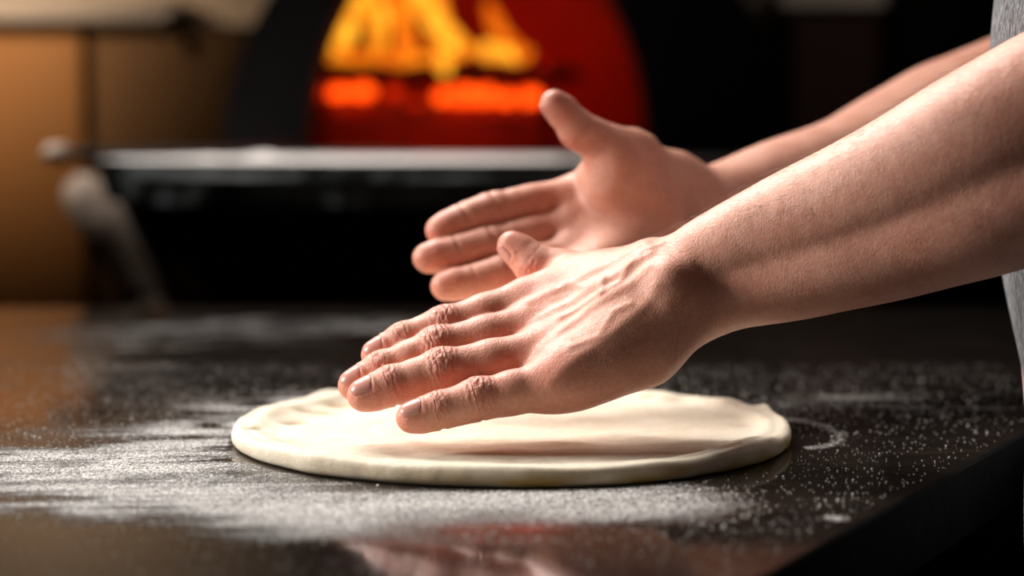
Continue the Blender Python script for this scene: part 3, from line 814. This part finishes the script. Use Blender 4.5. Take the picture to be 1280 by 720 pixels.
faces_all = [tuple(map(int, q)) for q in qf]
mesh_obj('table_top', vv, faces_all, M_table, tbl, False, dict(flour=den))
mesh_obj('edge_band', vv2[base-0:] if False else np.concatenate([bp, vv2[base:]]), [(int(a), int(b), int(b)+nb, int(a)+nb) for a, b in zip(k_, kn)]+[(int(a)+nb, int(b)+nb, int(b)+2*nb, int(a)+2*nb) for a, b in zip(k_, kn)]+[(int(a)+2*nb, 3*nb, int(b)+2*nb) for a, b in zip(k_, kn)], M_ovenblack, tbl, False)  # edge made near-black: the shade it lies in is put into its colour
mb = MB(); mb.prism([(-1.05, .56), (-.06, .56), (.40, 1.42), (.62, 1.70), (-1.05, 1.70)], .79, .864); mb.build('apron_rail', M_dark, tbl)
for x, y in ((-.98, .62), (-.02, .62), (.28, 1.60), (-.98, 1.60)):
    mb = MB(); mb.box((x, y, .433), (.06, .06, .865), 0, .006); mb.box((x, y, .012), (.09, .09, .024), 0, .004); mb.build('leg', M_steel, tbl)
# loose grains of flour
gv = []; gf = []
ocv = np.array([(1, 0, 0), (-1, 0, 0), (0, 1, 0), (0, -1, 0), (0, 0, 1), (0, 0, -1)], float); ocf = np.array([(0, 2, 4), (2, 1, 4), (1, 3, 4), (3, 0, 4), (2, 0, 5), (1, 2, 5), (3, 1, 5), (0, 3, 5)])
n_try = 900000
gx = rng.uniform(-.34, .33, n_try); gy = rng.uniform(.66, 1.35, n_try)
gd = flour_full(gx, gy)
sp = (.010+.012*np.exp(-((gx-.10)/.12)**2-((gy-.80)/.10)**2))*(gx > -.3)
ok = (rng.uniform(0, 1, n_try) < (gd**1.4*.20+sp)) & (gx < np.minimum(edge_x(gy), XR)-.006) & (np.hypot(gx-DCx, gy-DCy) > DR*1.035)
gx, gy = gx[ok][:75000], gy[ok][:75000]
n = len(gx); rr = rng.uniform(.00014, .00040, n)*np.where(rng.uniform(0, 1, n) < .04, 2.0, 1)
S = rr[:, None]*rng.uniform(.7, 1.3, (n, 3)); S[:, 2] *= .7
gvv = ocv[None]*S[:, None, :]+np.stack([gx, gy, TZ+S[:, 2]*.9], 1)[:, None, :]
gff = (ocf[None]+6*np.arange(n)[:, None, None]).reshape(-1, 3)
fl = mesh_obj('loose_flour', gvv.reshape(-1, 3), gff.astype(np.int32), M_flour, None, True)
tag(fl, 'loose white flour grains scattered over the dark table around the dough', 'flour', kind='stuff')

# ------------------------------------------------------------------ OVEN
OY = 2.40; SZ = 1.0262
def arch(cx, a, b, n=48, base=0.0):
    return [(cx+a*math.cos(PI*k/n), base+b*math.sin(PI*k/n)) for k in range(n+1)]
u = OY/F
oc, oa, ob = (632-640)*u, 352*u, 350*u; ic, ia, ib = (597-640)*u, 213*u, 300*u
OB = SZ+.002
oven = empty('pizza_oven', (oc, 2.8, 0)); tag(oven, 'black arched wood-fired pizza oven behind the table with a fire burning inside', 'oven')
bpy.context.view_layer.update()
def shell(cxa, A, B, cxb, a, b, y0, y1, flare=0.0):
    o_ = arch(cxa, A, B); i_ = arch(cxb, a, b); n = len(o_); vs = []
    for (lst, y, g) in ((o_, y0, 0), (i_, y0, 0), (i_, y1, flare), (o_, y1, 0)):
        for x, z in lst: vs.append((x, y, OB+z))
    fs = []
    for r in range(4):
        p, q = r*n, ((r+1) % 4)*n
        for k in range(n-1): fs.append((p+k, p+k+1, q+k+1, q+k))
    for k in (0, n-1): fs.append((k, n+k, 2*n+k, 3*n+k) if k else (k, 3*n+k, 2*n+k, n+k))
    return vs, fs
mb = MB(); mb.add(*shell(oc, oa, ob, ic, ia, ib, OY, OY+.10)); mb.build('mouth_arch', M_ovenblack, oven)
mb = MB(); mb.add(*shell(oc, oa*.985, ob*.985, oc+.0, ia+.10, ib+.035, OY+.10, OY+.78)); mb.build('outer_shell', M_ovenblack, oven)
mb = MB(); mb.add(*shell(ic+.01, ia+.07, ib+.03, ic+.01, ia+.055, ib+.015, OY+.101, OY+.72)); mb.build('brick_vault', M_brick, oven)
# back wall of the fire chamber
bw = arch(ic+.01, ia+.06, ib+.02, 40); n = len(bw)
mb = MB(); mb.add([(x, OY+.72, OB+z) for x, z in bw]+[(x, OY+.75, OB+z) for x, z in bw], [tuple(range(n)), tuple(range(2*n-1, n-1, -1))]+[(k, (k+1) % n, n+(k+1) % n, n+k) for k in range(n)]); mb.build('chamber_back', M_brick, oven)
mb = MB(); mb.box((ic+.01, OY+.44, OB-.012), (2*ia+.14, .66, .020), 0, .002); mb.build('chamber_floor', M_brick, oven)
# hearth slab, rough front
sx0, sx1 = (112-640)*2.04/F, (965-640)*2.04/F
def slab():
    nx_, prof = 110, [(0, .0), (.004, -.003), (.0, -.016), (.006, -.030), (.012, -.043)]
    vs = []; fs = []
    front = 2.06
    for i in range(nx_+1):
        t = i/nx_; x = sx0+(sx1-sx0)*t
        bow = .13*math.sin(PI*t)**.7
        for j, (dy, dz) in enumerate(prof):
            w = noise.noise(Vector((x*18, j*.6, 1)))*.006+noise.noise(Vector((x*60, j*1.3, 4)))*.003
            inset = max(0, .05-(x-sx0))*.9*(-dz/.043) if j else 0
            vs.append((x+(.035*(-dz/.043) if t < .0001 else 0), front-bow-w*(j > 0)+dy+inset, SZ+dz))
        vs.append((x+(.035 if t < .0001 else 0), 2.9, SZ-.043)); vs.append((x, 2.9, SZ))
    m = len(prof)+2
    for i in range(nx_):
        for j in range(m): fs.append((i*m+j, i*m+(j+1) % m, (i+1)*m+(j+1) % m, (i+1)*m+j))
    fs.append(tuple(range(m-1, -1, -1))); fs.append(tuple(nx_*m+j for j in range(m)))
    return vs, fs
mb = MB(); mb.add(*slab()); o = mb.build('hearth_slab', M_slab, oven)
# stand narrowing downwards under the slab
def loft(secs):
    vs = []; fs = []
    for (x0, x1, y0, y1, z) in secs: vs += [(x0, y0, z), (x1, y0, z), (x1, y1, z), (x0, y1, z)]
    for r in range(len(secs)-1):
        for k in range(4): fs.append((r*4+k, r*4+(k+1) % 4, r*4+4+(k+1) % 4, r*4+4+k))
    e = (len(secs)-1)*4
    return vs, fs+[(3, 2, 1, 0), (e, e+1, e+2, e+3)]
mb = MB(); mb.add(*loft([(-.24, .22, 2.10, 2.9, 0), (-.28, .26, 2.10, 2.9, .84), (sx0+.030, sx1-.02, 2.05, 2.9, SZ-.0435)])); mb.build('stand', M_ovenblack, oven)
# flour on the hearth slab
fv = []; ff = []; NX, NY = 150, 24
for i in range(NX+1):
    for j in range(NY+1):
        x = sx0+.004+(.42-.03)*1.0*(i/NX)*(sx1-sx0-.03)/.39; y = 2.066-.13*max(0, math.sin(PI*min(1, max(0, (x-sx0)/(sx1-sx0)))))**.7+.42*(j/NY)
        h = .0012+.0016*abs(noise.noise(Vector((x*26, y*26, 2))))+.006*math.exp(-((x+.262)/.018)**2-((y-2.1)/.03)**2)+.003*math.exp(-((x+.31)/.02)**2-((y-2.05)/.03)**2)
        ed = min(i, NX-i, j, NY-j)/3.0
        cov = .55+noise.noise(Vector((x*9, y*12, 7)))*.9-max(0, x+.05)*3.6
        fv.append((x, y, SZ+.0003+(h*min(1, ed) if cov > 0 else 0)))
good = lambda q: all(fv[k][2] > SZ+.0006 or True for k in q)
for i in range(NX):
    for j in range(NY):
        q = (i*(NY+1)+j, (i+1)*(NY+1)+j, (i+1)*(NY+1)+j+1, i*(NY+1)+j+1)
        if max(fv[k][2] for k in q) > SZ+.0007: ff.append(q)
o = mesh_obj('hearth_flour', np.array(fv), ff, M_flour, None, True); tag(o, 'blurred layer of white flour along the ledge in front of the oven', 'flour', kind='stuff')

# fire: flames, embers, logs
M_fy = emis('flame_yellow', (1, .20, .004), (1, .48, .03), .75, 1.8, 34)
M_fo = emis('flame_orange', (1, .12, .004), (1, .28, .01), .75, 1.3, 22)
M_fr = emis('ember_glow', (1, .022, .002), (1, .085, .004), 1.3, 2.8, 40)
M_fd = emis('ember_dim', (.6, .010, .002), (1, .03, .003), .35, .9, 40)
fire = empty('fire', at(540, 150, 2.78)); tag(fire, 'tall yellow and orange flames burning over glowing embers in the oven mouth', 'fire'); bpy.context.view_layer.update()
def flame(pts, mat, Y=2.78, nseg=22):
    # pts: (px, py, radius px) from root to tip
    P_ = [(Vector(at(x, y, Y)), r*Y/F) for x, y, r in pts]; P_ = [(p_, r_*1.02) for p_, r_ in P_]
    cps = []; rs = []
    for i in range(nseg+1):
        t = i/nseg*(len(P_)-1); k = min(int(t), len(P_)-2); w = t-k
        p0 = P_[max(k-1, 0)]; p1 = P_[k]; p2 = P_[k+1]; p3 = P_[min(k+2, len(P_)-1)]
        c = .5*((2*p1[0])+(p2[0]-p0[0])*w+(2*p0[0]-5*p1[0]+4*p2[0]-p3[0])*w*w+(3*p1[0]-p0[0]-3*p2[0]+p3[0])*w**3)
        r = p1[1]+(p2[1]-p1[1])*w
        c = c+Vector((noise.noise(c*30)*.003, noise.noise(c*25+Vector((5, 5, 5)))*.006, 0))
        cps.append(c); rs.append(max(r*(1+.25*noise.noise(c*60)), .0008))
    rs[0] = min(rs[0], .0015)
    m_ = MB(); m_.tube(cps, rs, 12); return m_.build('flame', mat, fire, True)
flame([(418, 66, 3), (428, 52, 14), (438, 24, 13), (455, -8, 12), (478, -45, 8), (490, -80, 2)], M_fy, 2.74)
flame([(470, 78, 4), (474, 50, 11), (470, 15, 13), (462, -20, 12), (470, -70, 3)], M_fy, 2.78)
flame([(505, 84, 4), (508, 55, 13), (503, 30, 10), (508, 8, 8), (500, -30, 3)], M_fo, 2.82)
flame([(590, 60, 3), (570, 52, 13), (545, 28, 15), (528, 0, 14), (520, -40, 10), (530, -90, 2)], M_fy, 2.75)
flame([(540, 62, 3), (552, 40, 12), (552, 20, 9), (548, -12, 7), (556, -40, 2)], M_fo, 2.80)
flame([(650, 55, 3), (633, 47, 8), (618, 27, 9), (611, 10, 7), (612, 2, 2)], M_fo, 2.76)
flame([(596, 62, 4), (610, 64, 12), (628, 66, 10), (648, 68, 11), (664, 64, 2)], M_fy, 2.77)
flame([(560, 94, 3), (555, 84, 9), (552, 72, 8), (545, 60, 4)], M_fy, 2.72)
flame([(410, 73, 3), (440, 72, 7), (480, 74, 9), (525, 76, 9), (560, 70, 8), (600, 60, 4)], M_fo, 2.84)
flame([(668, 92, 2), (674, 86, 6), (680, 78, 2)], M_fd, 2.86)
flame([(500, 30, 3), (492, 0, 12), (488, -40, 9), (495, -90, 2)], M_fo, 2.86)
flame([(640, 55, 3), (655, 70, 10), (661, 74, 3)], M_fo, 2.74)
# logs
M_ash = simple('hot_ash', (.16, .03, .02), (.34, .08, .05), 40, .95, .003)
def log(pa, pb, Y0, Y1, r, label):
    A = Vector(at(*pa, Y0)); B = Vector(at(*pb, Y1)); cps = [A.lerp(B, i/14) for i in range(15)]
    cps = [c+Vector((0, noise.noise(c*20), noise.noise(c*22+Vector((3, 1, 2)))))*.004 for c in cps]
    m_ = MB(); m_.tube(cps, [r*(1+.18*noise.noise(c*40)) for c in cps], 14); o = m_.build('firewood_log', M_char, None, True); tag(o, label, 'log', 'logs in the fire')
zfl = OB
def px_floor(px, Y): return 157+(CZ-zfl)*F/Y
log((395, 92), (600, 88), 2.78, 2.86, .0105, 'charred log lying under the left side of the flames')
log((560, 97), (720, 92), 2.74, 2.84, .0100, 'charred log lying under the right side of the flames')
log((380, 150), (700, 148), 2.90, 2.92, .0105, 'thick charred log across the back of the fire')
# embers
def ember(px, py, Y, rx, rz, mat, label):
    c = Vector(at(px, py, Y)); vs = []; n1, n2 = 10, 16
    sx, sz_ = rx*Y/F, rz*Y/F
    for i in range(n1+1):
        th = PI*i/n1
        for k in range(n2):
            ph = 2*PI*k/n2; d = Vector((math.sin(th)*math.cos(ph), math.sin(th)*math.sin(ph), math.cos(th)))
            w = 1+.30*noise.noise(d*1.8+c*40)
            vs.append((d.x*sx*w, d.y*max(sx, sz_)*.8*w, d.z*sz_*w))
    fs = [(i*n2+k, i*n2+(k+1) % n2, (i+1)*n2+(k+1) % n2, (i+1)*n2+k) for i in range(n1) for k in range(n2)]
    o = mesh_obj('glowing_ember', np.array(vs), fs, mat, None, True); o.location = c
    tag(o, label, 'ember', 'embers under the flames')
E = [(398, 115, 9, 9, M_fd, 'dim red ember at the far left end of the ember bed'), (424, 115, 14, 9, M_fr, 'glowing orange ember second from the left end'),
     (452, 114, 17, 10, M_fr, 'bright red-orange ember in the left heap'), (492, 115, 11, 9, M_fd, 'dim red ember at the right of the left heap'),
     (553, 120, 12, 9, M_fr, 'red-orange ember at the left of the right heap'), (580, 118, 20, 12, M_fr, 'largest bright orange ember in the middle of the right heap'),
     (606, 119, 14, 12, M_fr, 'orange ember just right of the largest ember'), (632, 123, 13, 9, M_fr, 'red ember between the largest and the far right ember'),
     (663, 121, 14, 11, M_fr, 'bright round ember at the right end of the ember bed'), (520, 128, 8, 5, M_fd, 'small dim ember in the gap between the two heaps')]
for px, py, rx, rz, m_, lb in E: ember(px, py, 2.70, rx, rz, m_, lb)
# bed of ash the embers lie on, fills down to the chamber floor
mb = MB(); av = []; NXa, NYa = 40, 10
ax0, ax1 = at(388, 0, 2.7)[0], at(700, 0, 2.7)[0]
emz = at(500, 121, 2.70)[2]-.004
for j in range(NYa+1):
    for i in range(NXa+1):
        s = i/NXa; t = j/NYa; x = ax0+(ax1-ax0)*s; y = 2.655+.26*t
        hh = (emz-zfl)*min(1, 6*t+.0, 6*(1-t))*min(1, 14*s, 14*(1-s))
        av.append((x, y, zfl-.001+max(0, hh)+.003*noise.noise(Vector((x*60, y*60, 0)))*(0 < t < 1)))
af = [(j*(NXa+1)+i, j*(NXa+1)+i+1, (j+1)*(NXa+1)+i+1, (j+1)*(NXa+1)+i) for j in range(NYa) for i in range(NXa)]
o = mesh_obj('ash_bed', np.array(av), af, M_ash, None, True); tag(o, 'dark bed of ash under the embers inside the oven', 'ash', kind='stuff')

# peel resting on the ledge with its handle sticking out to the left
pl = empty('pizza_peel', at(150, 190, 2.25)); bpy.context.view_layer.update()
tag(pl, 'blurred pale-tipped peel handle poking out left of the oven ledge', 'peel')
zt = SZ+.007
A = at(66, 200, 2.0); B = at(112, 203, 2.03); A[2] = B[2] = zt+.001
mb = MB(); mb.tube([A+np.array([-.010, 0, 0]), A+np.array([-.006, 0, 0]), A, A+np.array([.014, 0, 0]), A+np.array([.016, 0, 0])], [.004, .0085, .0105, .0105, .006], 14); mb.build('grip', M_peelwood, pl, True)
C_ = np.array([-.25, 2.28, zt]); mb = MB(); mb.tube([A+np.array([.013, 0, 0]), B, C_], .0055, 10); mb.build('shaft', M_dark, pl, True)
mb = MB(); mb.box((-.20, 2.32, SZ+.004), (.16, .15, .003), .45, .001); mb.build('blade', M_steel, pl)

# pale dusty brace leaning from the wall to the slab
b0, b1 = at(92, 226, 2.15), at(186, 345, 2.2)
dv = unit(b1-b0); pr = np.array([dv[2], 0, -dv[0]])
mb = MB(); b2 = np.array([b1[0]+.02, b1[1], 0.0])
mb.tube([b0, b0+(b1-b0)*.1, b0+(b1-b0)*.5, b1, b1+np.array([.012, 0, -.06]), b2], [.014, .024, .032, .034, .030, .030], 14)
mb.build('support_leg', M_corbel, oven, True)

# ------------------------------------------------------------------ ROOM
def st(name, mbx, mat): o = mbx.build(name, mat); o['kind'] = 'structure'; return o
WB = 3.30
mb = MB(); mb.box((0, 1.0, -.05), (5.2, 6.0, .1)); st('floor', mb, M_floor)
mb = MB(); mb.box((0, 1.0, 2.85), (5.2, 6.0, .1)); st('ceiling', mb, M_room)
mb = MB(); mb.box((0, WB+.05, 1.4), (5.2, .1, 2.8)); st('wall_back', mb, M_plaster)
mb = MB(); mb.box((-2.55, 1.0, 1.4), (.1, 6.0, 2.8)); st('wall_left', mb, M_room)
mb = MB(); mb.box((2.55, 1.0, 1.4), (.1, 6.0, 2.8)); st('wall_right', mb, M_room)
mb = MB(); mb.box((0, -1.95, 1.4), (5.2, .1, 2.8)); st('wall_front', mb, M_room)
# wooden cabinets against the back wall, left of the oven
zc = at(0, 30, 2.95)[2]
xs_ = at(108, 100, 2.95)[0]
cab = empty('cabinet', (xs_-.35, 3.1, 0)); bpy.context.view_layer.update(); tag(cab, 'warm orange-brown wooden cabinet at the far left behind the table', 'cabinet')
mb = MB(); mb.box((xs_-.352, 3.13, zc/2), (.70, .33, zc-.002)); mb.build('carcass', M_dark, cab)
mb = MB(); mb.box((xs_-.352, 2.955, zc/2+.03), (.692, .020, zc-.08), 0, .003); d_ = mb.build('door', M_wood, cab)
cab2 = empty('cabinet', (xs_+.3, 3.1, 0)); bpy.context.view_layer.update(); tag(cab2, 'darker brown wooden cabinet between the warm cabinet and the oven', 'cabinet')
mb = MB(); cw = -.37-xs_; mb.box((xs_+cw/2+.003, 3.115, zc/2), (cw-.006, .29, zc-.002)); mb.build('carcass', M_dark, cab2)
mb = MB(); mb.box((xs_+cw/2+.003, 2.957, zc/2+.03), (cw-.012, .020, zc-.08), 0, .003); mb.build('door', M_wood2, cab2)
# light worktop board over the cabinets
xr_ = at(222, 20, 2.93)[0]
tb_ = MB(); tb_.box(((xr_+xs_-.71)/2, 3.10, zc+.018), (xr_-xs_+.71, .38, .034), 0, .004); o = tb_.build('shelf_board', M_beam); tag(o, 'pale grey board lying on top of the wooden cabinets', 'board')
# dark round knob on the board's end
mb = MB(); cpt = at(217, 31, 2.90); mb.tube([cpt+np.array([0, .03, 0]), cpt+np.array([0, .004, 0]), cpt, cpt+np.array([0, -.006, 0])], [.007, .007, .015, .010], 16); mb.tube([cpt+np.array([0, .01, 0]), cpt+np.array([.0, .10, .0])], .005, 8)
o = mb.build('round_hook', M_ovenblack, None, True); tag(o, 'small dark round hook at the right end of the pale board', 'hook')
# right of the oven: dark red cabinet with pale top board
xa, xb = at(985, 100, 2.95)[0], at(1098, 100, 2.95)[0]; zc2 = at(1000, 12, 2.95)[2]
cab3 = empty('cupboard', ((xa+xb)/2, 3.1, 0)); bpy.context.view_layer.update(); tag(cab3, 'dark oxblood cupboard to the right of the oven under a pale top', 'cupboard')
mb = MB(); mb.box(((xa+xb)/2, 3.12, zc2/2), (xb-xa, .34, zc2)); mb.build('carcass', M_redpanel, cab3)
mb = MB(); mb.box(((xa+xb)/2, 2.945, zc2/2+.03), (xb-xa-.01, .018, zc2-.08), 0, .003); mb.build('door', M_redpanel, cab3)
mb = MB(); mb.box(((xa+xb)/2-.005, 3.11, zc2+.014), (xb-xa+.02, .37, .027), 0, .003); mb.build('top_board', M_beam, cab3)
# black curtain of equipment: tall dark locker right of the cupboard and above
xc = xb+.004
lock = empty('locker', (xc+.3, 3.0, 0)); bpy.context.view_layer.update(); tag(lock, 'tall black locker at the right behind the baker', 'locker')
mb = MB(); mb.box((xc+.42, 3.12, 1.0), (.82, .34, 2.0), 0, .004); mb.build('carcass', M_ovenblack, lock)
mb = MB(); mb.box((xc+.42, 2.94, 1.0), (.80, .02, 1.94), 0, .004); mb.build('door', M_ovenblack, lock)

# ------------------------------------------------------------------ LIGHT
def area(name, loc, target, sx, sy, W, col, spread=180):
    l = bpy.data.lights.new(name, 'AREA'); l.shape = 'RECTANGLE'; l.size = sx; l.size_y = sy; l.energy = W; l.color = col; l.spread = math.radians(spread)
    o = bpy.data.objects.new(name, l); COL.objects.link(o); o.location = loc
    o.rotation_euler = (Vector(target)-Vector(loc)).to_track_quat('-Z', 'Y').to_euler(); return o
def point(name, loc, W, col, r=.03):
    l = bpy.data.lights.new(name, 'POINT'); l.energy = W; l.color = col; l.shadow_soft_size = r
    o = bpy.data.objects.new(name, l); COL.objects.link(o); o.location = loc; return o
def spot(name, loc, target, W, col, ang, blend=.6, r=.05):
    l = bpy.data.lights.new(name, 'SPOT'); l.energy = W; l.color = col; l.spot_size = math.radians(ang); l.spot_blend = blend; l.shadow_soft_size = r
    o = bpy.data.objects.new(name, l); COL.objects.link(o); o.location = loc
    o.rotation_euler = (Vector(target)-Vector(loc)).to_track_quat('-Z', 'Y').to_euler(); return o
area('key_lamp', (-.50, 1.72, 1.95), (.06, 1.0, .95), .8, .6, 9.5, (1, .95, .90), 110)
area('side_lamp', (-1.0, 1.02, 1.40), (-.03, .97, .94), .45, .4, .95, (1, .92, .86), 38)  # fill added from the left to light the fingers, no visible source
spot('arm_lamp', (.10, 1.45, 2.2), (.27, .98, 1.09), 45, (1, .93, .88), 21, .9, .12)  # added spot without a fixture, brightens the top of the forearm
spot('ledge_lamp', (-.95, 1.80, 2.1), (-.32, 2.06, 1.00), 95, (1, .91, .86), 38, .8, .1)  # extra unseen spot put in to lift the floured ledge
spot('cabinet_lamp', (-1.15, 1.75, 2.0), (-.86, 2.95, 1.36), 135, (1, .72, .48), 28, 1.0, .2)  # unseen warm spot added to light the upper cabinets
spot('cupboard_lamp', (.75, 2.2, 2.0), (.47, 2.95, 1.25), 4, (1, .85, .7), 30, .9)  # small added spot for the cupboard's pale top, no fixture there
point('fire_glow', at(560, 120, 2.52), .40, (1, .06, .012), .04)
point('chamber_glow', at(640, 40, 2.92), .75, (1, .012, .006), .06)
w = bpy.data.worlds.new('world'); SC.world = w; w.use_nodes = True
w.node_tree.nodes['Background'].inputs['Color'].default_value = (.06, .05, .045, 1); w.node_tree.nodes['Background'].inputs['Strength'].default_value = .08

SC.view_settings.view_transform = 'Standard'; SC.view_settings.look = 'None'; SC.view_settings.gamma = 1; SC.view_settings.use_curve_mapping = False
SC.view_settings.exposure = 0.18
SC.cycles.use_denoising = True
SC.cycles.max_bounces = 6
